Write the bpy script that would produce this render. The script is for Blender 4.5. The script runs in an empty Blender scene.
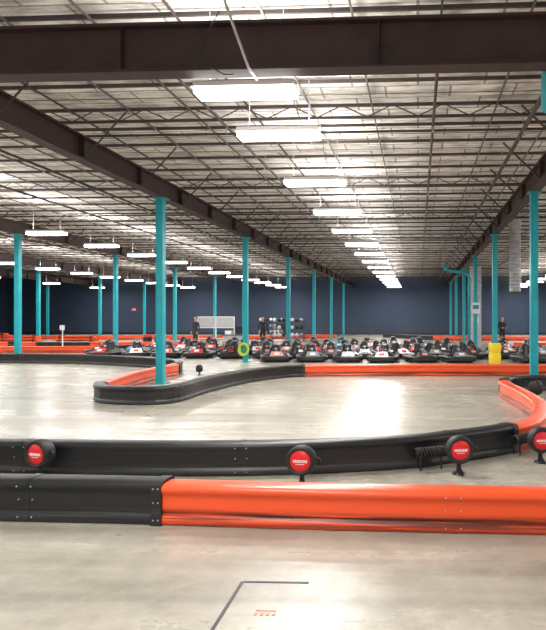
import bpy, math, random
from mathutils import Vector, Matrix, noise as mnoise
random.seed(11)
D = bpy.data
sc = bpy.context.scene
pi = math.pi

# ------------------------------------------------------------------ materials
def mat(name, col, rough=0.5, metal=0.0, noise=0.0, nscale=5.0, bump=0.0, bscale=20.0, emit=None, estr=0.0, coat=0.0):
    m = D.materials.new(name); m.use_nodes = True
    nt = m.node_tree; b = nt.nodes['Principled BSDF']
    b.inputs['Base Color'].default_value = (*col, 1)
    b.inputs['Roughness'].default_value = rough
    b.inputs['Metallic'].default_value = metal
    if coat: b.inputs['Coat Weight'].default_value = coat
    tc = nt.nodes.new('ShaderNodeTexCoord')
    if noise > 0:
        n = nt.nodes.new('ShaderNodeTexNoise'); n.inputs['Scale'].default_value = nscale
        n.inputs['Detail'].default_value = 6
        nt.links.new(tc.outputs['Object'], n.inputs['Vector'])
        r = nt.nodes.new('ShaderNodeValToRGB')
        r.color_ramp.elements[0].position = 0.3; r.color_ramp.elements[1].position = 0.7
        r.color_ramp.elements[0].color = (*[c*(1-noise) for c in col], 1)
        r.color_ramp.elements[1].color = (*[min(1, c*(1+noise*0.6)) for c in col], 1)
        nt.links.new(n.outputs['Fac'], r.inputs['Fac'])
        nt.links.new(r.outputs['Color'], b.inputs['Base Color'])
    if bump > 0:
        n2 = nt.nodes.new('ShaderNodeTexNoise'); n2.inputs['Scale'].default_value = bscale
        n2.inputs['Detail'].default_value = 4
        nt.links.new(tc.outputs['Object'], n2.inputs['Vector'])
        bp = nt.nodes.new('ShaderNodeBump'); bp.inputs['Strength'].default_value = bump
        bp.inputs['Distance'].default_value = 0.02
        nt.links.new(n2.outputs['Fac'], bp.inputs['Height'])
        nt.links.new(bp.outputs['Normal'], b.inputs['Normal'])
    if emit:
        b.inputs['Emission Color'].default_value = (*emit, 1)
        b.inputs['Emission Strength'].default_value = estr
    return m

def floor_mat():
    m = D.materials.new('polished_concrete'); m.use_nodes = True
    nt = m.node_tree; N = nt.nodes; L = nt.links; b = N['Principled BSDF']
    tc = N.new('ShaderNodeTexCoord')
    n1 = N.new('ShaderNodeTexNoise'); n1.inputs['Scale'].default_value = 0.45; n1.inputs['Detail'].default_value = 9; n1.inputs['Roughness'].default_value = 0.65
    L.new(tc.outputs['Object'], n1.inputs['Vector'])
    r1 = N.new('ShaderNodeValToRGB')
    r1.color_ramp.elements[0].position = 0.36; r1.color_ramp.elements[1].position = 0.62
    r1.color_ramp.elements[0].color = (0.33, 0.303, 0.25, 1)
    r1.color_ramp.elements[1].color = (0.52, 0.49, 0.42, 1)
    L.new(n1.outputs['Fac'], r1.inputs['Fac'])
    n2 = N.new('ShaderNodeTexNoise'); n2.inputs['Scale'].default_value = 5; n2.inputs['Detail'].default_value = 12; n2.inputs['Roughness'].default_value = 0.75
    L.new(tc.outputs['Object'], n2.inputs['Vector'])
    r2 = N.new('ShaderNodeValToRGB')
    r2.color_ramp.elements[0].position = 0.35; r2.color_ramp.elements[1].position = 0.65
    r2.color_ramp.elements[0].color = (0.80, 0.80, 0.79, 1); r2.color_ramp.elements[1].color = (1.08, 1.08, 1.08, 1)
    L.new(n2.outputs['Fac'], r2.inputs['Fac'])
    mx = N.new('ShaderNodeMix'); mx.data_type = 'RGBA'; mx.blend_type = 'MULTIPLY'; mx.inputs['Factor'].default_value = 1
    L.new(r1.outputs['Color'], mx.inputs[6]); L.new(r2.outputs['Color'], mx.inputs[7])
    mp = N.new('ShaderNodeMapping'); mp.inputs['Scale'].default_value = (0.12, 1.6, 1); mp.inputs['Rotation'].default_value = (0, 0, 0.12)
    L.new(tc.outputs['Object'], mp.inputs['Vector'])
    n3 = N.new('ShaderNodeTexNoise'); n3.inputs['Scale'].default_value = 1.2; n3.inputs['Detail'].default_value = 10
    n3.inputs['Distortion'].default_value = 0.6
    L.new(mp.outputs['Vector'], n3.inputs['Vector'])
    r3 = N.new('ShaderNodeValToRGB')
    r3.color_ramp.elements[0].position = 0.36; r3.color_ramp.elements[1].position = 0.55
    r3.color_ramp.elements[0].color = (0.62, 0.61, 0.59, 1); r3.color_ramp.elements[1].color = (1, 1, 1, 1)
    L.new(n3.outputs['Fac'], r3.inputs['Fac'])
    mx2 = N.new('ShaderNodeMix'); mx2.data_type = 'RGBA'; mx2.blend_type = 'MULTIPLY'; mx2.inputs['Factor'].default_value = 0.8
    L.new(mx.outputs[2], mx2.inputs[6]); L.new(r3.outputs['Color'], mx2.inputs[7])
    br = N.new('ShaderNodeTexBrick'); br.offset = 0; br.inputs['Scale'].default_value = 1
    br.inputs['Brick Width'].default_value = 9.1; br.inputs['Row Height'].default_value = 7.65
    br.inputs['Mortar Size'].default_value = 0.005
    br.inputs['Color1'].default_value = (1, 1, 1, 1); br.inputs['Color2'].default_value = (1, 1, 1, 1); br.inputs['Mortar'].default_value = (0.5, 0.48, 0.45, 1)
    mp2 = N.new('ShaderNodeMapping'); mp2.inputs['Location'].default_value = (-2.9, -0.1, 0)
    L.new(tc.outputs['Object'], mp2.inputs['Vector']); L.new(mp2.outputs['Vector'], br.inputs['Vector'])
    mx3 = N.new('ShaderNodeMix'); mx3.data_type = 'RGBA'; mx3.blend_type = 'MULTIPLY'; mx3.inputs['Factor'].default_value = 0.6
    L.new(mx2.outputs[2], mx3.inputs[6]); L.new(br.outputs['Color'], mx3.inputs[7])
    L.new(mx3.outputs[2], b.inputs['Base Color'])
    ad = N.new('ShaderNodeMath'); ad.operation = 'ADD'; L.new(n1.outputs['Fac'], ad.inputs[0]); L.new(n3.outputs['Fac'], ad.inputs[1])
    mr = N.new('ShaderNodeMapRange'); mr.inputs['From Min'].default_value = 0.7; mr.inputs['From Max'].default_value = 1.3
    mr.inputs['To Min'].default_value = 0.40; mr.inputs['To Max'].default_value = 0.19
    L.new(ad.outputs[0], mr.inputs['Value']); L.new(mr.outputs['Result'], b.inputs['Roughness'])
    b.inputs['Specular IOR Level'].default_value = 0.55
    bp = N.new('ShaderNodeBump'); bp.inputs['Strength'].default_value = 0.06; bp.inputs['Distance'].default_value = 0.02
    L.new(n2.outputs['Fac'], bp.inputs['Height']); L.new(bp.outputs['Normal'], b.inputs['Normal'])
    return m

def ceiling_mat():
    m = D.materials.new('foil_insulation'); m.use_nodes = True
    nt = m.node_tree; N = nt.nodes; L = nt.links; b = N['Principled BSDF']
    tc = N.new('ShaderNodeTexCoord')
    mp = N.new('ShaderNodeMapping'); mp.inputs['Scale'].default_value = (0.9, 3.0, 1)
    L.new(tc.outputs['Object'], mp.inputs['Vector'])
    n1 = N.new('ShaderNodeTexNoise'); n1.inputs['Scale'].default_value = 1.7; n1.inputs['Detail'].default_value = 8; n1.inputs['Roughness'].default_value = 0.7
    L.new(mp.outputs['Vector'], n1.inputs['Vector'])
    r = N.new('ShaderNodeValToRGB')
    r.color_ramp.elements[0].position = 0.37; r.color_ramp.elements[1].position = 0.56
    r.color_ramp.elements[0].color = (0.46, 0.43, 0.40, 1); r.color_ramp.elements[1].color = (0.96, 0.93, 0.89, 1)
    L.new(n1.outputs['Fac'], r.inputs['Fac'])
    br = N.new('ShaderNodeTexBrick'); br.offset = 0.5
    br.inputs['Scale'].default_value = 1; br.inputs['Brick Width'].default_value = 1.2; br.inputs['Row Height'].default_value = 0.61
    br.inputs['Mortar Size'].default_value = 0.025; br.inputs['Mortar Smooth'].default_value = 0.4
    br.inputs['Color1'].default_value = (1, 1, 1, 1); br.inputs['Color2'].default_value = (0.82, 0.81, 0.80, 1); br.inputs['Mortar'].default_value = (0.28, 0.26, 0.25, 1)
    L.new(tc.outputs['Object'], br.inputs['Vector'])
    mx = N.new('ShaderNodeMix'); mx.data_type = 'RGBA'; mx.blend_type = 'MULTIPLY'; mx.inputs['Factor'].default_value = 0.85
    L.new(r.outputs['Color'], mx.inputs[6]); L.new(br.outputs['Color'], mx.inputs[7])
    L.new(mx.outputs[2], b.inputs['Base Color'])
    b.inputs['Roughness'].default_value = 0.75
    b.inputs['Specular IOR Level'].default_value = 0.2
    bp = N.new('ShaderNodeBump'); bp.inputs['Strength'].default_value = 0.7; bp.inputs['Distance'].default_value = 0.06
    L.new(n1.outputs['Fac'], bp.inputs['Height']); L.new(bp.outputs['Normal'], b.inputs['Normal'])
    return m

def barrier_mat(name, col, scuff, amt=0.5, rough=0.38):
    m = D.materials.new(name); m.use_nodes = True
    nt = m.node_tree; N = nt.nodes; L = nt.links; b = N['Principled BSDF']
    tc = N.new('ShaderNodeTexCoord')
    mp = N.new('ShaderNodeMapping'); mp.inputs['Scale'].default_value = (0.5, 0.5, 22)
    L.new(tc.outputs['Object'], mp.inputs['Vector'])
    n = N.new('ShaderNodeTexNoise'); n.inputs['Scale'].default_value = 2.0; n.inputs['Detail'].default_value = 5
    L.new(mp.outputs['Vector'], n.inputs['Vector'])
    sep = N.new('ShaderNodeSeparateXYZ'); L.new(tc.outputs['Object'], sep.inputs[0])
    zr = N.new('ShaderNodeValToRGB'); e = zr.color_ramp.elements
    e[0].position = 0.0; e[0].color = (0.3, 0.3, 0.3, 1); e[1].position = 0.15; e[1].color = (0.0, 0.0, 0.0, 1)
    e2 = zr.color_ramp.elements.new(0.055); e2.color = (0.9, 0.9, 0.9, 1)
    e3 = zr.color_ramp.elements.new(0.10); e3.color = (1, 1, 1, 1)
    L.new(sep.outputs['Z'], zr.inputs['Fac'])
    r = N.new('ShaderNodeValToRGB'); r.color_ramp.elements[0].position = 0.38; r.color_ramp.elements[1].position = 0.55
    L.new(n.outputs['Fac'], r.inputs['Fac'])
    mu = N.new('ShaderNodeMath'); mu.operation = 'MULTIPLY'
    L.new(zr.outputs['Color'], mu.inputs[0]); L.new(r.outputs['Color'], mu.inputs[1])
    mu2 = N.new('ShaderNodeMath'); mu2.operation = 'MULTIPLY'; mu2.inputs[1].default_value = amt
    L.new(mu.outputs[0], mu2.inputs[0])
    mx = N.new('ShaderNodeMix'); mx.data_type = 'RGBA'
    mx.inputs[6].default_value = (*col, 1); mx.inputs[7].default_value = (*scuff, 1)
    L.new(mu2.outputs[0], mx.inputs[0]); L.new(mx.outputs[2], b.inputs['Base Color'])
    b.inputs['Roughness'].default_value = rough
    return m

def cloth_mat(name, shirt, pants):
    m = D.materials.new(name); m.use_nodes = True
    nt = m.node_tree; N = nt.nodes; L = nt.links; b = N['Principled BSDF']
    tc = N.new('ShaderNodeTexCoord'); sep = N.new('ShaderNodeSeparateXYZ'); L.new(tc.outputs['Object'], sep.inputs[0])
    mu = N.new('ShaderNodeMath'); mu.operation = 'MULTIPLY'; mu.inputs[1].default_value = 0.5; L.new(sep.outputs['Z'], mu.inputs[0])
    r = N.new('ShaderNodeValToRGB'); r.color_ramp.interpolation = 'CONSTANT'; e = r.color_ramp.elements
    e[0].position = 0; e[0].color = (0.02, 0.02, 0.02, 1); e[1].position = 0.05; e[1].color = (*pants, 1)
    e2 = e.new(0.45); e2.color = (*shirt, 1)
    L.new(mu.outputs[0], r.inputs['Fac']); L.new(r.outputs['Color'], b.inputs['Base Color'])
    b.inputs['Roughness'].default_value = 0.85
    return m

M_floor = floor_mat(); M_ceil = ceiling_mat()
M_orange = barrier_mat('orange_plastic', (0.85, 0.090, 0.020), (0.03, 0.012, 0.01), 0.95, 0.32)
M_blackp = barrier_mat('black_plastic', (0.009, 0.009, 0.011), (0.06, 0.058, 0.055), 0.5, 0.42)
M_wall = mat('navy_wall_paint', (0.042, 0.066, 0.120), 0.7, noise=0.10, nscale=0.5)
M_teal = mat('teal_paint', (0.010, 0.36, 0.43), 0.4, noise=0.12, nscale=3)
M_girder = mat('oxide_steel', (0.046, 0.022, 0.019), 0.6, noise=0.3, nscale=3)
M_joist = mat('joist_steel', (0.055, 0.042, 0.037), 0.6)
M_strap = mat('strap_steel', (0.13, 0.112, 0.10), 0.6)
M_rubber = mat('rubber_black', (0.012, 0.012, 0.013), 0.6, bump=0.2)
M_blk = mat('satin_black', (0.012, 0.012, 0.014), 0.35)
M_red = mat('sign_red', (0.75, 0.015, 0.02), 0.3)
M_white = mat('white_paint', (0.8, 0.8, 0.8), 0.4)
M_steel = mat('galvanised_steel', (0.50, 0.51, 0.52), 0.4, 0.6, noise=0.2, nscale=6)
M_dark = mat('dark_grey', (0.04, 0.042, 0.048), 0.5)
M_yellow = mat('safety_yellow', (0.85, 0.62, 0.02), 0.45)
M_lime = mat('hi_vis_lime', (0.55, 0.70, 0.03), 0.5)
M_lens = mat('led_lens', (1, 1, 1), 0.4, emit=(1.0, 0.99, 0.97), estr=14)
M_exit = mat('exit_sign_red', (0.8, 0.05, 0.03), 0.4, emit=(1.0, 0.08, 0.04), estr=1.2)
M_tape = mat('black_tape', (0.02, 0.022, 0.03), 0.5, noise=0.4, nscale=30)
M_pink = mat('faded_red_stencil', (0.62, 0.28, 0.20), 0.6, noise=0.2, nscale=40)
M_blue = mat('kart_blue', (0.02, 0.25, 0.38), 0.3)
M_kred = mat('kart_red', (0.60, 0.03, 0.03), 0.3)
M_grey = mat('kart_grey', (0.30, 0.30, 0.32), 0.3, 0.3)
M_pinkk = mat('kart_pink', (0.70, 0.28, 0.25), 0.3)
M_skin = mat('skin', (0.55, 0.32, 0.23), 0.6)
M_hair = mat('dark_hair', (0.03, 0.02, 0.015), 0.7)

# ------------------------------------------------------------------ mesh builder
class MB:
    def __init__(s): s.v=[]; s.f=[]; s.mi=[]; s.sm=[]; s.mats=[]
    def m(s, mt):
        if mt not in s.mats: s.mats.append(mt)
        return s.mats.index(mt)
    def add(s, vs, fs, mt, smooth=False):
        o=len(s.v); s.v += [tuple(v) for v in vs]; k=s.m(mt)
        for f in fs:
            s.f.append([i+o for i in f]); s.mi.append(k); s.sm.append(smooth)
    def box(s, c, sz, mt, rot=None, taper=1.0):
        x,y,z = [a/2 for a in sz]
        vs=[Vector((i*x*(taper if k>0 else 1), j*y*(taper if k>0 else 1), k*z)) for k in (-1,1) for j in (-1,1) for i in (-1,1)]
        if rot: vs=[rot @ v for v in vs]
        vs=[v+Vector(c) for v in vs]
        s.add(vs, [(0,2,3,1),(4,5,7,6),(0,1,5,4),(2,6,7,3),(0,4,6,2),(1,3,7,5)], mt)
    def cyl(s, p0, p1, r, mt, seg=10, r1=None, smooth=True):
        p0=Vector(p0); p1=Vector(p1); d=(p1-p0).normalized()
        a=d.orthogonal().normalized(); b=d.cross(a); r1 = r if r1 is None else r1
        vs=[]
        for p,rr in ((p0,r),(p1,r1)):
            for i in range(seg):
                t=2*pi*(i+.5)/seg; vs.append(p+a*math.cos(t)*rr+b*math.sin(t)*rr)
        s.add(vs,[(i,(i+1)%seg,(i+1)%seg+seg,i+seg) for i in range(seg)],mt,smooth)
        s.add(vs[:seg],[tuple(range(seg))[::-1]],mt); s.add(vs[seg:],[tuple(range(seg))],mt)
    def tube(s, pts, r, mt, seg=8, closed=False):
        pts=[Vector(p) for p in pts]; n=len(pts); rings=[]; up=None
        for i,p in enumerate(pts):
            if closed: d=pts[(i+1)%n]-pts[i-1]
            else: d=pts[min(i+1,n-1)]-pts[max(i-1,0)]
            d.normalize()
            if up is None: up=d.orthogonal().normalized()
            else:
                up=(up-d*up.dot(d)); up=up.normalized() if up.length>1e-6 else d.orthogonal().normalized()
            b=d.cross(up)
            rings.append([p+up*math.cos(2*pi*k/seg)*r+b*math.sin(2*pi*k/seg)*r for k in range(seg)])
        vs=[v for R in rings for v in R]; fs=[]
        for i in range(n if closed else n-1):
            j=(i+1)%n
            for k in range(seg): fs.append((i*seg+k,i*seg+(k+1)%seg,j*seg+(k+1)%seg,j*seg+k))
        if not closed: fs.append(tuple(range(seg))[::-1]); fs.append(tuple((n-1)*seg+k for k in range(seg)))
        s.add(vs,fs,mt,True)
    def lathe(s, prof, c, axis, mt, seg=28, smooth=True, sx=1.0):
        c=Vector(c); d=Vector(axis).normalized(); a=d.orthogonal().normalized(); b=d.cross(a)
        vs=[]
        for r,h in prof:
            for i in range(seg):
                t=2*pi*i/seg; vs.append(c+d*h+(a*math.cos(t)+b*math.sin(t)*sx)*r)
        fs=[]
        for j in range(len(prof)-1):
            for i in range(seg): fs.append((j*seg+i,j*seg+(i+1)%seg,(j+1)*seg+(i+1)%seg,(j+1)*seg+i))
        s.add(vs,fs,mt,smooth)
    def mesh(s, name):
        me=D.meshes.new(name); me.from_pydata(s.v,[],s.f)
        for m_ in s.mats: me.materials.append(m_)
        me.polygons.foreach_set('material_index', s.mi); me.polygons.foreach_set('use_smooth', s.sm)
        me.update(); return me
    def obj(s, name, loc=(0,0,0), rz=0):
        return place(s.mesh(name), name, loc, rz)
def place(me, name, loc=(0,0,0), rz=0, sc_=1):
    o=D.objects.new(name, me); sc.collection.objects.link(o); o.location=loc; o.rotation_euler=(0,0,rz); o.scale=(sc_,)*3
    return o
# the track is laid out on its own grid, turned 1 degree from the building grid
CA,SA=math.cos(math.radians(1.05)),math.sin(math.radians(1.05))
def T(x,y): return (x*CA-y*SA, x*SA+y*CA)

# ------------------------------------------------------------------ room shell
XL, XR, Y0, Y1, ZC = -44.0, 26.0, -8.0, 62.0, 6.0
b=MB(); b.box(((XL+XR)/2,(Y0+Y1)/2,-0.1),(XR-XL,Y1-Y0,0.2),M_floor); b.obj('floor')
b=MB(); b.box(((XL+XR)/2,(Y0+Y1)/2,ZC+0.1),(XR-XL,Y1-Y0,0.2),M_ceil)
# sagging insulation blankets between the purlins
YS=-6.5; P=1.22; nx=140; ny=int((Y1-0.05-YS)/(P/6)); vs=[]; fs=[]
for jy in range(ny+1):
    y=YS+jy*P/6; ph=(jy%6)/6
    for ix in range(nx+1):
        x=XL+(XR-XL)*ix/nx
        s_=math.sin(pi*ph); amp=0.04+0.03*mnoise.noise(Vector((x*0.9,(jy//6)*3.1,0)))
        vs.append((x,y,5.985-amp*s_-0.01*mnoise.noise(Vector((x*2.2,y*2.2,4)))))
for jy in range(ny):
    for ix in range(nx):
        a=jy*(nx+1)+ix; fs.append((a,a+nx+1,a+nx+2,a+1))
b.add(vs,fs,M_ceil,True)
b.obj('ceiling')
b=MB(); b.box(((XL+XR)/2,Y1+0.1,ZC/2),(XR-XL,0.2,ZC),M_wall); b.obj('wall_back')
b=MB(); b.box((XL-0.1,(Y0+Y1)/2,ZC/2),(0.2,Y1-Y0,ZC),M_wall); b.obj('wall_left')
b=MB(); b.box((XR+0.1,(Y0+Y1)/2,ZC/2),(0.2,Y1-Y0,ZC),M_wall); b.obj('wall_right')
b=MB(); b.box(((XL+XR)/2,Y1-0.03,0.08),(XR-XL,0.06,0.16),M_blk); b.obj('baseboard_back')

# ------------------------------------------------------------------ roof structure
def ibeam(b, p0, p1, depth, fw, mt, tf=0.03, tw=0.02):
    p0=Vector(p0); p1=Vector(p1); c=(p0+p1)/2; L_=(p1-p0).length
    along_x = abs(p1.x-p0.x) > abs(p1.y-p0.y)
    def bx(zc, w, h):
        b.box((c.x,c.y,c.z+zc),(L_,w,h) if along_x else (w,L_,h),mt)
    bx(tf/2,fw,tf); bx(depth-tf/2,fw,tf); bx(depth/2,tw,depth-2*tf)

COLX=[2.9,-6.65,-15.75,-24.9,-34.0,12.05,21.2]
COLY=[15.2+7.65*k for k in range(6)]
GZ={2.9:4.85,-6.65:4.8,-15.75:5.0,-24.9:5.1,-34.0:5.1,12.05:4.95,21.2:5.0}
for x in COLX:
    g=MB(); z=GZ[x]
    ibeam(g,(x,7.6,z),(x,Y1,z),0.48,0.26,M_girder)
    y=9.0
    while y<Y1-1:
        g.box((x,y,z+0.24),(0.24,0.012,0.42),M_girder)
        if x>-20:
            for sgn in (-1,1):
                g.cyl((x+sgn*0.1,y,z+0.03),(x+sgn*0.95,y,5.72),0.022,M_joist,4,smooth=False)
        y+=2.44
    g.obj('roof_girder')
g=MB(); ibeam(g,(XL,7.5,4.8),(XR,7.5,4.8),0.62,0.26,M_girder,0.035,0.025)
x=XL+1
while x<XR:
    g.box((x,7.5,5.11),(0.012,0.22,0.55),M_girder); x+=3.27
g.obj('roof_girder')
j=MB(); y=-6.5; k=0
while y<Y1-.1:
    j.box(((XL+XR)/2,y,5.90),(XR-XL,0.045,0.06),M_joist)
    if k%5==0:
        j.box(((XL+XR)/2,y,5.66),(XR-XL,0.05,0.05),M_joist)
        x=-22
        while x<10 and 8<y<40:
            j.cyl((x,y,5.67),(x+0.5,y,5.9),0.012,M_joist,4,smooth=False)
            j.cyl((x+0.5,y,5.9),(x+1.0,y,5.67),0.012,M_joist,4,smooth=False)
            x+=1.0
    y+=1.22; k+=1
j.obj('roof_joist')
st=MB(); y=-6.5+0.61
while y<Y1-.1:
    st.box(((XL+XR)/2,y,5.89),(XR-XL,0.025,0.012),M_strap)
    y+=1.22
x=XL+.4; k=0
while x<XR:
    st.box((x,(Y0+Y1)/2,5.87),(0.03,Y1-Y0,0.03),M_joist if k%3==0 else M_strap)
    x+=1.22; k+=1
st.obj('roof_strapping')
p=MB()
for x,z,r in ((-3.9,5.6,0.03),(0.3,5.55,0.03),(-9.7,5.6,0.03),(-12.3,5.6,0.035),(-19.5,5.6,0.035),(6.0,5.6,0.03),(2.1,5.45,0.045)):
    p.cyl((x,8,z),(x,Y1-.2,z),r,M_joist,6)
    y=9
    while y<40:
        p.cyl((x,y,z-0.12),(x,y,z),0.012,M_steel,6); p.cyl((x,y,z-0.13),(x,y,z-0.115),0.035,M_steel,8)
        p.cyl((x,y+.1,z),(x,y+.1,5.88),0.008,M_steel,4)
        y+=3.04
for y in (12.2,21.3,30.4):
    p.cyl((XL+1,y,5.5),(XR-1,y,5.5),0.03,M_joist,6)
p.obj('sprinkler_pipe')

# light fixtures
fx=MB()
fx.box((0,0,0.05),(1.34,0.36,0.06),M_white)
fx.box((0,0,0.105),(1.0,0.16,0.05),M_dark)
fx.box((0,0,0.014),(1.38,0.38,0.012),M_white)
fx.box((0,0,-0.030),(1.33,0.33,0.075),M_lens,Matrix.Identity(3))
for sx in (-.5,.5):
    fx.cyl((sx,0,0.08),(sx,0,1.12),0.006,M_steel,4)
fme=fx.mesh('high_bay_light')
al=D.lights.new('lamp','AREA'); al.shape='RECTANGLE'; al.size=1.33; al.size_y=0.33; al.energy=143; al.color=(1.0,0.985,0.96)
ul=D.lights.new('ceiling_fill','AREA'); ul.shape='RECTANGLE'; ul.size=1.3; ul.size_y=0.34; ul.energy=82; ul.color=(1.0,0.96,0.92)  # added upward fill above each fixture, brightens the ceiling
def fixture(x,y,z):
    o=place(fme,'high_bay_light',(x,y,z))
    a=D.objects.new('lamp',al); sc.collection.objects.link(a); a.parent=o; a.location=(0,0,-0.075)
    u=D.objects.new('ceiling_fill',ul); sc.collection.objects.link(u); u.parent=o; u.location=(0,0,0.16); u.rotation_euler=(pi,0,0)
ROW=[13.35+3.75*i for i in range(13)]
for y in [-4.0,-.5,3.0,7.95,9.85]+ROW: fixture(-2.3,y,4.75)  # first three are out of view, added to brighten the foreground
for x in (-13.3,-22.8,-32.0,9.8,18.6):
    for i,y in enumerate([-2.0,3.0,6.0,9.7]+ROW):
        if x in(-32.0,18.6) and i%2: continue
        fixture(x,y,4.75)

# ------------------------------------------------------------------ columns
def column(h):
    c=MB(); w=0.17
    c.box((0,0,h/2),(w,w,h-0.02),M_teal)
    for sx in (-1,1):
        c.box((sx*w/2,0,h/2),(0.012,w+0.03,h-0.03),M_teal)
    c.box((0,0,0.012),(0.36,0.36,0.024),M_teal)
    c.box((0,0,h-0.012),(0.34,0.34,0.024),M_teal)
    for a in (-1,1):
        for bb in (-1,1):
            c.cyl((a*.14,bb*.14,0.02),(a*.14,bb*.14,0.06),0.016,M_steel,6)
    return c
for x in COLX:
    for k,y in enumerate(COLY):
        column(GZ[x]).obj('steel_column',(x,y,0))
    if x not in (2.9,-6.65): column(4.8).obj('steel_column',(x,7.5,0))

c=MB()
pts=[]
for i in range(16):
    t=2*pi*i/16; pts.append((0.22*math.copysign(abs(math.cos(t))**.6,math.cos(t)),0.22*math.copysign(abs(math.sin(t))**.6,math.sin(t))))
def loft(b, rings, mt, smooth=True, cap=True):
    n=len(rings[0]); vs=[v for R in rings for v in R]; fs=[]
    for i in range(len(rings)-1):
        for k in range(n): fs.append((i*n+k,i*n+(k+1)%n,(i+1)*n+(k+1)%n,(i+1)*n+k))
    b.add(vs,fs,mt,smooth)
    if cap: b.add(rings[-1],[tuple(range(n))],mt); b.add(rings[0],[tuple(range(n))[::-1]],mt)
loft(c,[[(x*s,y*s,z) for x,y in pts] for z,s in ((0,1),(0.05,1.04),(0.3,1.04),(0.34,.96),(0.4,.96),(0.44,1.04),(0.72,1.04),(0.76,.9))],M_yellow)
c.obj('column_guard',(2.9,COLY[1],0))

c=MB()
for i in range(6):
    r=0.15+0.02*(i%3); yy=-0.02*i
    c.tube([(r*math.cos(2*pi*k/24),yy-0.03*math.cos(4*pi*k/24+i),0.22+r*math.sin(2*pi*k/24)*1.25) for k in range(24)],0.024,M_lime,6,True)
c.box((0,0.03,0.44),(0.08,0.10,0.05),M_steel)
c.obj('hose_coil',(-6.65,COLY[1]-0.2,0.28))

# ------------------------------------------------------------------ barriers
def catmull(P, n=10):
    out=[]; flags=[]
    for i in range(len(P)-1):
        p0=P[max(i-1,0)]; p1=P[i]; p2=P[i+1]; p3=P[min(i+2,len(P)-1)]
        for k in range(n):
            t=k/n; q=[]
            for a in (0,1):
                q.append(0.5*((2*p1[a])+(-p0[a]+p2[a])*t+(2*p0[a]-5*p1[a]+4*p2[a]-p3[a])*t*t+(-p0[a]+3*p1[a]-3*p2[a]+p3[a])*t**3))
            out.append(Vector((q[0],q[1],0))); flags.append(P[i][2])
    out.append(Vector((P[-1][0],P[-1][1],0))); flags.append(P[-1][2])
    return out, flags
HALF=[(0.095,0.0),(0.115,0.012),(0.118,0.04),(0.114,0.075),(0.100,0.088),(0.094,0.098),(0.100,0.108),(0.106,0.14),(0.103,0.20),(0.101,0.25),(0.103,0.275),(0.112,0.292),(0.124,0.31),(0.126,0.335),(0.115,0.358),(0.08,0.372),(0.025,0.375)]
PROF=[(n,z) for n,z in HALF]+[(-n,z) for n,z in reversed(HALF)]
HFLAT=[(0.128,z) if z<0.345 else (n*1.06,z) for n,z in HALF]
PFLAT=[(n,z) for n,z in HFLAT]+[(-n,z) for n,z in reversed(HFLAT)]
HS={'o':0.89,'b':0.95}
def barrier(P, panel=2.4, name='track_barrier'):
    P=[(*T(x,y),f) for x,y,f in P]
    pts,fl=catmull(P)
    S=[0]
    for i in range(1,len(pts)): S.append(S[-1]+(pts[i]-pts[i-1]).length)
    tot=S[-1]; n=max(4,int(tot/0.16)); R=[];F=[]; k=0
    for i in range(n+1):
        s=tot*i/n
        while k<len(S)-2 and S[k+1]<s: k+=1
        t=(s-S[k])/max(1e-6,S[k+1]-S[k]); R.append(pts[k].lerp(pts[k+1],min(1,t))); F.append(fl[k])
    b=MB(); m_=len(PROF)
    def ring(i,hs,o=0,w=1.0,pr=PROF):
        d=(R[min(i+1,n)]-R[max(i-1,0)]).normalized(); nn=Vector((-d.y,d.x,0))
        return [R[i]+d*o+nn*q*w+Vector((0,0,z*hs)) for q,z in pr]
    for i in range(n):
        mt=M_orange if F[i]=='o' else M_blackp
        vs=ring(i,HS[F[i]])+ring(i+1,HS[F[i]])
        b.add(vs,[(k,(k+1)%m_,(k+1)%m_+m_,k+m_) for k in range(m_)],mt,True)
    b.add(ring(0,HS[F[0]]),[tuple(range(m_))],M_blackp); b.add(ring(n,HS[F[-1]]),[tuple(range(m_))[::-1]],M_blackp)
    last=F[0]; jo=[]; step=tot/n; acc=0
    for i in range(1,n):
        acc+=step
        if F[i]!=last or acc>panel: jo.append((i,F[i]!=last)); acc=0
        last=F[i]
    for i,chg in jo:
        f='b' if chg else F[i]; hs=HS[f]
        d=(R[min(i+1,n)]-R[i-1]).normalized(); nn=Vector((-d.y,d.x,0)); mt=M_orange if f=='o' else M_blackp
        w=0.045 if chg else 0.03; pr=PFLAT if chg else PROF
        loft(b,[ring(i,hs*1.012,-w,1.04,pr),ring(i,hs*1.012,w,1.04,pr)],mt,True,True)
        for sgn in (-1,1):
            for z,off in ((0.32,0.131),(0.20,0.107),(0.05,0.122)):
                if chg: off=0.132
                for o in ((-0.02,0.02) if chg else (-0.06,0.06)):
                    q=R[i]+d*o+nn*sgn*off; q.z=z*hs
                    b.cyl(q,q+nn*sgn*0.006,0.007,M_steel,6)
    return b.obj(name)
barrier([(-8,5.02,'b'),(-5.5,5.02,'b'),(-3.39,5.0,'b'),(-2.05,4.96,'o'),(-.45,4.88,'o'),(1.09,4.84,'o'),(3.2,4.82,'o'),(6,4.85,'o')])
barrier([(-9,6.8,'b'),(-7,6.62,'b'),(-5.18,6.52,'b'),(-3.35,6.45,'b'),(-2.24,6.46,'b'),(-1.17,6.57,'b'),(-.08,6.84,'b'),(.5,7.14,'b'),(1.18,7.6,'o'),(1.7,8.2,'o'),(2.05,9.2,'o'),(2.2,10.2,'o'),(2.2,11.4,'o'),(2.12,12.7,'o'),(2.15,13.3,'b'),(2.5,14.0,'b'),(3.3,14.3,'b'),(5,14.4,'b'),(8,14.4,'b')])
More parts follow.
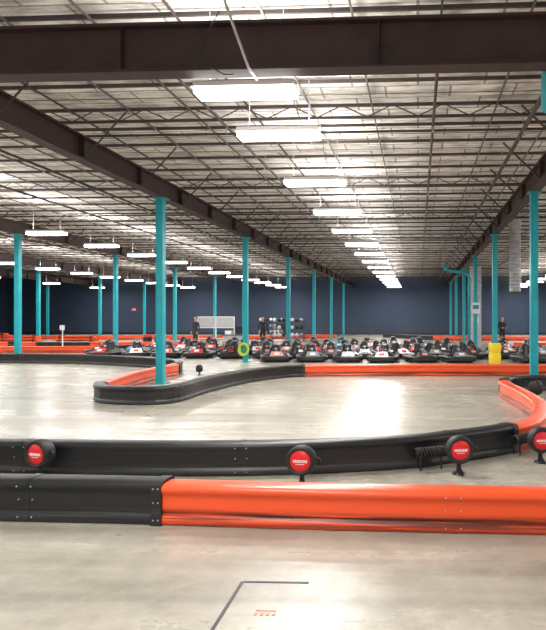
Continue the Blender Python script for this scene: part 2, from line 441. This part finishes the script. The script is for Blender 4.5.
barrier([(-24,22.6,'b'),(-19,22.5,'b'),(-15.4,22.2,'b'),(-12.1,21.8,'b'),(-9.26,20.6,'b'),(-7.6,19.4,'b'),(-7.0,18,'o'),(-7.0,16.5,'o'),(-6.9,14.6,'o'),(-6.5,12.6,'b'),(-6.18,11.95,'b'),(-5.8,11.72,'b'),(-5.0,11.65,'b'),(-4.68,12.1,'b'),(-4.6,13.6,'b'),(-4.16,15.8,'b'),(-3.08,17.3,'o'),(-.2,17.7,'o'),(2.7,17.8,'o'),(5.5,17.9,'o'),(12,18,'o')])
barrier([(-32,28.0,'o'),(-26,28.1,'o'),(-20,28.3,'o'),(-16.5,28.6,'o'),(-14.6,29.2,'b'),(-13.6,30.5,'b')])
barrier([(-34,33,'b'),(-29,33,'o'),(-24,33,'o'),(-21,33.2,'b'),(-18,33.4,'o'),(-15,34,'o'),(-12.5,36,'o')])
barrier([(-38,46,'o'),(-30,46,'o'),(-20,46,'o'),(-12,47,'o'),(-6,50,'o')])
barrier([(-2,52,'b'),(2,46,'o'),(6,45,'o'),(14,45,'o')])
barrier([(6,34,'o'),(10,33.5,'o'),(18,33.5,'o')])

# ------------------------------------------------------------------ round track markers
def marker(loc, rz, s=1.0):
    b=MB(); ax=(0,-1,0.0); c=Vector((0,0,0.27))
    b.lathe([(0.0,-0.10),(0.10,-0.10),(0.135,-0.085),(0.150,-0.04),(0.152,0.01),(0.148,0.045),(0.135,0.065),(0.118,0.062),(0.108,0.045),(0.0,0.045)],c,ax,M_rubber,32)
    b.lathe([(0.0,0.051),(0.100,0.051),(0.106,0.046)],c,ax,M_red,32)
    a=Vector(ax).normalized(); up=Vector((0,0,1))
    rot=Matrix((Vector((1,0,0)),-a,up)).transposed()
    cc=c+a*0.054
    for i in range(8):
        b.box(cc+Vector((-0.066+i*0.0188,0,0)),(0.014,0.004,0.03 if i%2 else 0.024),M_white,rot)
    b.box(cc+up*-0.03,(0.09,0.004,0.006),M_white,rot)
    b.cyl((0,0.02,0.02),(0,0.02,0.14),0.03,M_blk,10,0.022)
    b.cyl((0,0.02,0.0),(0,0.02,0.022),0.075,M_blk,16,0.06)
    b.box((0.0,-0.05,0.05),(0.02,0.14,0.02),M_blk,Matrix.Rotation(0.5,3,'X'))
    b.tube([(0.13,0,0.30),(0.17,0,0.30),(0.195,0,0.28),(0.19,0,0.25)],0.012,M_blk,6)
    o=b.obj('track_marker',(*T(loc[0],loc[1]),0),rz); o.scale=(s,s,s); return o
marker((-3.88,6.20),-0.25)
marker((-1.06,6.0),-0.1)
marker((0.57,6.55),0.25)
marker((1.57,7.10),0.2)
marker((-6.15,17.6),pi*0.8,.75)
marker((2.65,12.4),2.3)

def coil(p0,p1,r=0.05,turns=10):
    b=MB(); p0=Vector((*T(p0[0],p0[1]),p0[2])); p1=Vector((*T(p1[0],p1[1]),p1[2])); d=(p1-p0); dn=d.normalized(); a=Vector((0,0,1)); q=dn.cross(a)
    n=turns*12
    b.tube([p0+d*(i/n)+a*r*math.cos(2*pi*i/12)+q*r*math.sin(2*pi*i/12) for i in range(n+1)],0.014,M_rubber,6)
    b.cyl(p0-dn*0.02,p1+dn*0.02,r*0.75,M_blk,10)
    for e in (p0,p1): b.cyl(e-dn*.02,e+dn*.02,r*1.2,M_blk,12)
    for t in (.15,.85):
        e=p0+d*t; b.cyl((e.x,e.y,0),(e.x,e.y,e.z),0.012,M_blk,8)
    b.obj('spring_bumper')
coil((.10,6.66,0.2),(.44,6.80,0.2))
coil((1.32,7.40,0.2),(1.86,8.00,0.2),turns=14)

b=MB()
b.box((-1.06,3.2,0.002),(0.020,1.26,0.003),M_tape)
b.box((-0.84,3.83,0.002),(0.42,0.020,0.003),M_tape)
o=b.obj('floor_tape'); o.rotation_euler=(0,0,math.radians(1.05))
b=MB()
for i in range(4):
    b.box((-0.93+i*0.035,3.40,0.002),(0.018,0.03,0.003),M_pink)
b.box((-0.88,3.44,0.002),(0.12,0.008,0.003),M_pink)
b.obj('floor_stencil')

# ------------------------------------------------------------------ karts
def kart_mesh(acc, acc2, plate):
    b=MB()
    pts=[]; W,Lh,r=0.62,0.90,0.28
    for cx,cy,a0 in ((W-r,Lh-r,0),(-W+r,Lh-r,pi/2),(-W+r,-Lh+r,pi),(W-r,-Lh+r,3*pi/2)):
        for k in range(6):
            t=a0+pi/2*k/5; pts.append((cx+r*math.cos(t),cy+r*math.sin(t)))
    n=len(pts)
    def ring(off,z):
        out=[]
        for i,(x,y) in enumerate(pts):
            dx=pts[(i+1)%n][0]-pts[i-1][0]; dy=pts[(i+1)%n][1]-pts[i-1][1]; l=math.hypot(dx,dy)
            out.append((x+dy/l*off,y-dx/l*off,z))
        return out
    rr=[ring(o,z) for o,z in ((-.04,.07),(.03,.08),(.05,.12),(.03,.17),(.05,.22),(.03,.27),(-.04,.28),(-.05,.18),(-.04,.07))]
    loft(b,rr,M_blk,True,False)
    b.box((0,0,0.07),(0.95,1.6,0.03),M_dark)
    for sx in (-1,1):
        b.tube([(sx*.3,-.8,.12),(sx*.33,-.3,.12),(sx*.3,.3,.12),(sx*.3,.8,.12)],0.018,M_grey,6)
        for yy,rad,w in ((-.52,.13,.13),(.55,.145,.19)):
            b.lathe([(0,-w/2),(rad*.5,-w/2),(rad*.55,-w/2+.01),(rad*.8,-w/2),(rad*.98,-w/2+.02),(rad,0),(rad*.98,w/2-.02),(rad*.8,w/2),(rad*.55,w/2-.01),(rad*.5,w/2),(0,w/2)],(sx*.46,yy,rad),(1,0,0),M_rubber,16)
            b.cyl((sx*.2,yy,rad),(sx*.56,yy,rad),0.03,M_grey,8)
        vs=[(sx*.28,-.3,.1),(sx*.58,-.3,.1),(sx*.58,.35,.1),(sx*.28,.35,.1),(sx*.30,-.18,.36),(sx*.50,-.15,.30),(sx*.52,.28,.34),(sx*.30,.3,.42)]
        b.add(vs,[(0,1,2,3),(4,7,6,5),(0,4,5,1),(1,5,6,2),(2,6,7,3),(3,7,4,0)],acc2)
        b.box((sx*.585,.02,.2),(.01,.4,.07),acc)
    vs=[(-.42,-.84,.10),(.42,-.84,.10),(.38,-.35,.10),(-.38,-.35,.10),(-.30,-.82,.26),(.30,-.82,.26),(.22,-.42,.46),(-.22,-.42,.46)]
    b.add(vs,[(0,3,2,1),(0,1,5,4),(1,2,6,5),(2,3,7,6),(3,0,4,7)],M_blk)
    b.add([vs[4],vs[5],vs[6],vs[7]],[(0,1,2,3)],acc)
    b.box((0,-.66,.37),(.22,.02,.14),plate,Matrix.Rotation(-0.9,3,'X'))
    c=Vector((0,-.20,.56)); ax=Vector((0,.75,.66)).normalized(); u=Vector((1,0,0)); v=ax.cross(u)
    b.tube([c+u*.15*math.cos(2*pi*k/20)+v*.15*math.sin(2*pi*k/20) for k in range(20)],0.018,M_blk,6,True)
    b.cyl(c,(0,-.55,.25),0.016,M_grey,6); b.cyl(c-u*.14,c+u*.14,0.012,M_grey,6); b.cyl(c-ax*.02,c+ax*.02,.045,plate,10)
    path=[(-.12,.13),(.0,.12),(.14,.12),(.26,.16),(.33,.28),(.38,.45),(.42,.62),(.44,.72)]
    G=[]
    for i,(y,z) in enumerate(path):
        row=[]
        for k in range(9):
            q=-1+k/4; up=abs(q)**3
            w=.22 if i<6 else .22-.04*(i-5)
            if i<3: row.append((w*q,y,z+.14*up))
            else: row.append((w*q,y-.14*up*(1 if i<6 else .6),z+(.05*up if i<5 else -.02*up)))
        G.append(row)
    for off in (0,0.025):
        vs=[(x,y+off,z-off) for R in G for x,y,z in R]
        b.add(vs,[(i*9+k,i*9+k+1,(i+1)*9+k+1,(i+1)*9+k) for i in range(7) for k in range(8)],M_blk,True)
    b.tube([(-.26,.5,.12),(-.26,.5,.5),(-.2,.52,.72),(-.08,.53,.80),(.08,.53,.80),(.2,.52,.72),(.26,.5,.5),(.26,.5,.12)],0.016,M_grey,8)
    b.box((0,.49,.72),(.18,.06,.10),acc,None,.85)
    vs=[(-.3,.56,.1),(.3,.56,.1),(.3,.84,.1),(-.3,.84,.1),(-.24,.58,.42),(.24,.58,.42),(.22,.78,.36),(-.22,.78,.36)]
    b.add(vs,[(0,1,2,3),(4,7,6,5),(0,4,5,1),(1,5,6,2),(2,6,7,3),(3,7,4,0)],M_blk)
    return b.mesh('go_kart')
KM=[kart_mesh(M_blk,M_dark,M_white),kart_mesh(M_kred,M_blk,M_white),kart_mesh(M_grey,M_blk,M_white),kart_mesh(M_blk,M_dark,M_kred),kart_mesh(M_blk,M_blk,M_white),kart_mesh(M_blue,M_blk,M_white),kart_mesh(M_dark,M_dark,M_pinkk),kart_mesh(M_pinkk,M_dark,M_white),kart_mesh(M_white,M_blk,M_kred),kart_mesh(M_blk,M_grey,M_white)]
PEOPLE=[(-9.0,34.4,0.3),(5.0,36.0,0.2),(-13.0,34.5,-.4)]
def blocked(x,y):
    if abs(x-2.2)<1.6 and abs(y-30.1)<1.2: return True
    return any(abs(x-cx)<0.85 and abs(y-cy)<1.05 for cx in COLX for cy in COLY)
for yy,x0,x1 in ((23.4,-5.6,9.5),(25.4,-13.6,10),(27.4,-14.6,10),(29.4,-13.0,10),(31.6,-14,10)):
    x=x0
    while x<x1:
        xx=x+random.uniform(-.05,.05); y=yy+random.uniform(-.12,.12)
        if not blocked(xx,y):
            place(random.choice(KM),'go_kart',(xx,y,0),random.choice((0.15,0.45,0.4,0.3,0.25,-0.05)),.88)
        x+=1.42

# ------------------------------------------------------------------ people
def skinned(name, verts, edges, radii, mt, root=0):
    me=D.meshes.new(name); me.from_pydata(verts,edges,[])
    o=D.objects.new(name,me); sc.collection.objects.link(o); me.materials.append(mt)
    md=o.modifiers.new('skin','SKIN'); md.use_smooth_shade=True
    lay=me.skin_vertices[0].data
    for i,r in enumerate(radii):
        lay[i].radius=r if isinstance(r,tuple) else (r,r); lay[i].use_root=(i==root)
    s=o.modifiers.new('sub','SUBSURF'); s.levels=2; s.render_levels=2
    return o
def person(x,y,rz,cloth,armbend):
    e=D.objects.new('person',None); sc.collection.objects.link(e)
    V=[(0,0,.95),(0,0,1.10),(0,.01,1.28),(0,.02,1.43),(0,.01,1.50)]
    E=[(0,1),(1,2),(2,3),(3,4)]; R=[(.15,.11),(.13,.10),(.155,.11),(.12,.085),(.055,.055)]
    hands=[]
    for s in (-1,1):
        b0=len(V); V+=[(s*.09,0,.86),(s*.10,-.02,.50),(s*.11,.03,.12),(s*.115,-.02,.05),(s*.13,-.16,.035)]
        R+=[.095,.065,.045,.045,.035]; E+=[(0,b0),(b0,b0+1),(b0+1,b0+2),(b0+2,b0+3),(b0+3,b0+4)]
        b1=len(V); 
        w=(s*.22,-.10,.90) if not armbend else (s*.12,-.32,1.12)
        V+=[(s*.17,.02,1.42),(s*.23,.04,1.14),w]; R+=[.058,.045,.033]; E+=[(3,b1),(b1,b1+1),(b1+1,b1+2)]
        hands.append((Vector(w),(Vector(w)-Vector((s*.23,.04,1.14))).normalized(),s))
    o=skinned('body',V,E,R,cloth); o.parent=e
    h=MB()
    h.lathe([(0,-.125),(.035,-.12),(.058,-.09),(.072,-.04),(.078,.01),(.080,.05),(.070,.09),(.045,.115),(0,.125)],(0,-.01,1.635),(0,0,1),M_skin,20,True,1.12)
    h.cyl((0,.01,1.46),(0,0,1.56),.052,M_skin,12)
    h.add([(0,-.093,1.65),(-.013,-.088,1.61),(.013,-.088,1.61),(0,-.118,1.613)],[(0,1,3),(0,3,2),(1,2,3)],M_skin,True)
    for s in (-1,1):
        h.lathe([(0,-.008),(.022,-.006),(.026,.004),(.012,.008),(0,.008)],(s*.083,0,1.635),(s,0,0),M_skin,10)
        h.lathe([(0,-.004),(.009,0),(0,.004)],(s*.028,-.088,1.645),(0,-1,0),M_hair,8)
    h.box((0,-.088,1.578),(.04,.01,.008),M_kred)
    h.lathe([(.088,-.03),(.093,.02),(.090,.06),(.075,.105),(.048,.132),(0,.142)],(0,.012,1.645),(0,.12,1),M_hair,20,True,1.1)
    for w,d,s in hands:
        h.tube([w-d*.03,w+d*.03,w+d*.08],.024,M_skin,8)
        q=d.cross(Vector((s,0,0))).normalized()
        for k,L in enumerate((.065,.075,.07,.055)):
            p0=w+d*.08+q*(-.024+.016*k)
            h.tube([p0,p0+d*L*.55,p0+d*L*.9+Vector((-s*.018,0,-.006))],.0085,M_skin,6)
        h.tube([w+d*.03+q*-.022,w+d*.06+q*-.045,w+d*.085+q*-.05],.009,M_skin,6)
    ho=h.obj('head_and_hands'); ho.parent=e
    e.location=(x,y,0); e.rotation_euler=(0,0,rz)
CL=[cloth_mat('clothes_dark',(0.02,0.02,0.025),(0.03,0.03,0.04)),cloth_mat('clothes_black',(0.015,0.015,0.015),(0.02,0.02,0.02))]
for i,(px,py,rz) in enumerate(PEOPLE): person(px,py,rz,CL[i%2],i%2)

# ------------------------------------------------------------------ right side ducts
b=MB()
b.box((0,0,2.35),(0.62,0.5,4.7),M_steel)
for z in (0.03,1.2,2.4,3.6,4.65): b.box((0,0,z),(0.68,0.56,0.05),M_steel)
b.box((0,-.27,1.6),(.3,.04,.4),M_white)
b.obj('air_duct',(3.35,35.2,0))
b=MB()
for i in range(21):
    z=2.8+i*0.145; b.lathe([(0.22,0),(0.25,0.05),(0.25,0.09),(0.22,0.14)],(0,0,z),(0,0,1),M_steel,16)
b.lathe([(0.0,0.0),(0.22,0.0),(0.22,0.02)],(0,0,2.8),(0,0,1),M_dark,16)
b.obj('flexible_duct',(4.1,25.6,0))
b=MB()
b.tube([(0,0,0.1),(0,0,3.4),(0.02,0,3.7),(-.1,0,3.9),(-.35,0,4.0),(-.9,0,4.03),(-1.2,0,4.15),(-1.3,0,4.35)],0.07,M_teal,10)
for z in (.5,2,3.2): b.box((0,0,z),(.2,.2,.04),M_teal)
b.cyl((0,0,0),(0,0,.12),.09,M_teal,10)
b.cyl((-1.3,0,4.3),(-1.3,0,5.88),.012,M_steel,6)
b.obj('drain_pipe',(2.55,30.1,0))
b=MB()
b.box((0,0,0),(.42,.03,.55),M_white); b.box((0,-.02,.05),(.3,.01,.2),M_blue); b.box((0,.03,0),(.05,.04,.4),M_steel)
b.obj('column_sign',(2.9,30.5-.16,2.2))
b=MB()
b.lathe([(0,-.28),(.09,-.28),(.12,-.24),(.12,.2),(.10,.27),(.05,.3),(0,.3)],(0,0,0),(0,0,1),M_teal,18)
b.cyl((0,0,.28),(0,0,1.17),.015,M_steel,8)
b.obj('hanging_speaker',(1.74,8.0,4.70))
b=MB()
b.tube([(-2.1,6.0,5.4),(-2.08,6.4,5.1),(-2.06,7.2,4.75),(-2.05,7.55,4.74)],0.018,M_steel,8)
b.cyl((-2.1,6.0,5.4),(-2.1,6.0,5.88),.018,M_steel,8)
b.obj('conduit')
b=MB()
b.tube([(-2.45,7.3,5.5),(-2.62,7.3,5.2),(-2.66,7.3,4.98),(-2.56,7.3,4.8),(-2.4,7.32,4.72),(-2.3,7.4,4.75)],0.008,M_blk,6)
b.obj('power_cable')
# supply cable swagged from fixture to fixture
b=MB(); yy=[10.0]+ROW[:8]
for a_,c_ in zip(yy[:-1],yy[1:]):
    b.tube([(-2.12,a_+(c_-a_)*t/8,5.45-0.28*math.sin(pi*t/8)) for t in range(9)],0.010,M_blk,5)
    b.cyl((-2.12,c_,5.45),(-2.12,c_,5.88),0.008,M_blk,5)
b.obj('power_cable')

# ------------------------------------------------------------------ things at the back
b=MB()
for x in (-1.35,0,1.35): b.box((x,0,.9),(.06,.06,1.8),M_white)
for z in (.2,1.0,1.78): b.box((0,0,z),(2.76,.06,.06),M_white)
b.box((0,.02,1.4),(2.6,.02,.7),M_steel)
for x in (-1.35,1.35): b.box((x,0,.05),(.06,.7,.06),M_white)
b.obj('wheeled_partition',(-14.7,43,0))
b=MB()
for x in (-1.2,1.2):
    for y in (-.3,.3): b.box((x,y,.75),(.06,.06,1.5),M_dark)
for z in (.3,.85,1.4):
    b.box((0,0,z),(2.46,.62,.04),M_dark)
    for i in range(7):
        b.lathe([(0,-.13),(.09,-.12),(.13,-.04),(.135,.04),(.10,.12),(.04,.15),(0,.152)],(-1+i*.33,0,z+.15),(0,0,1),random.choice((M_white,M_white,M_grey,M_blk)),12)
me=b.mesh('helmet_rack')
place(me,'helmet_rack',(-9.6,44,0)); place(me,'helmet_rack',(-13.6,55,0))
b=MB()
for i in range(6):
    x=-3.7+i*1.5; b.box((x,0,.55),(.06,.06,1.1),M_dark)
for z in (.15,.5,.8,1.08): b.box((0,0,z),(7.6,.04,.09),M_dark)
me=b.mesh('guard_rail'); place(me,'guard_rail',(2.2,57,0)); place(me,'guard_rail',(-7,58,0))
b=MB()
b.box((0,0,.6),(1.6,.8,.06),M_dark); b.box((0,.0,.3),(1.4,.6,.54),M_steel); b.box((.3,0,.95),(.5,.06,.4),M_blk); b.box((.3,0,.68),(.08,.08,.14),M_blk); b.box((-.4,0,.75),(.4,.4,.24),M_white)
b.obj('pit_desk',(-11.9,38.5,0))
b=MB()
b.cyl((0,0,0.02),(0,0,1.3),.03,M_white,8); b.cyl((0,0,0),(0,0,.04),.2,M_dark,14); b.box((0,-.04,1.2),(.25,.03,.25),M_white)
b.obj('sign_post',(-18.6,30.5,0))
b=MB()
for i in range(4):
    b.lathe([(.13,.02),(.15,0),(.25,0),(.28,.04),(.28,.12),(.25,.16),(.15,.16),(.13,.14)],(0,0,.16*i),(0,0,1),M_kred if i==3 else M_rubber,16)
me=b.mesh('tire_stack')
for x,y in ((-23.5,30.6),(-22.8,30.7),(-21.6,31),(-26,30.8),(-27,31),(-17.5,38),(-16.8,38.1),(-29,38.5),(-30,38.7)):
    place(me,'tire_stack',(x,y,0))
b=MB()
for i in range(3):
    z0=i*.20
    b.box((0,0,z0+.10),(2.6-.1*i,.5,.17),M_orange); b.box((0,-.25,z0+.10),(2.5-.1*i,.03,.05),M_blackp)
b.box((-1.0,0,.31),(.05,.56,.62),M_blk); b.box((1.0,0,.31),(.05,.56,.62),M_blk)
me=b.mesh('stacked_panels'); place(me,'stacked_panels',(-25,36.5,0)); place(me,'stacked_panels',(-21.3,36.5,0)); place(me,'stacked_panels',(-31,42,0))
b=MB()
b.box((0,0,0),(.4,.06,.2),M_white); b.box((0,-.035,0),(.34,.02,.14),M_exit); b.box((0,.0,.12),(.06,.04,.06),M_dark)
me=b.mesh('exit_sign'); place(me,'exit_sign',(-30,Y1-.04,2.6))

# ------------------------------------------------------------------ camera / world
cam=D.cameras.new('camera'); co=D.objects.new('camera',cam); sc.collection.objects.link(co); sc.camera=co
cam.sensor_width=36; cam.lens=600/630*36; cam.shift_x=-113/630; cam.shift_y=3/630
co.location=(0,0,1.7); co.rotation_euler=(pi/2,0,math.radians(3.05)); cam.clip_end=300
w=D.worlds.new('world'); sc.world=w; w.use_nodes=True
w.node_tree.nodes['Background'].inputs[0].default_value=(0.98,0.98,1,1); w.node_tree.nodes['Background'].inputs[1].default_value=0.7
sc.view_settings.view_transform='Standard'
sc.view_settings.look='None'
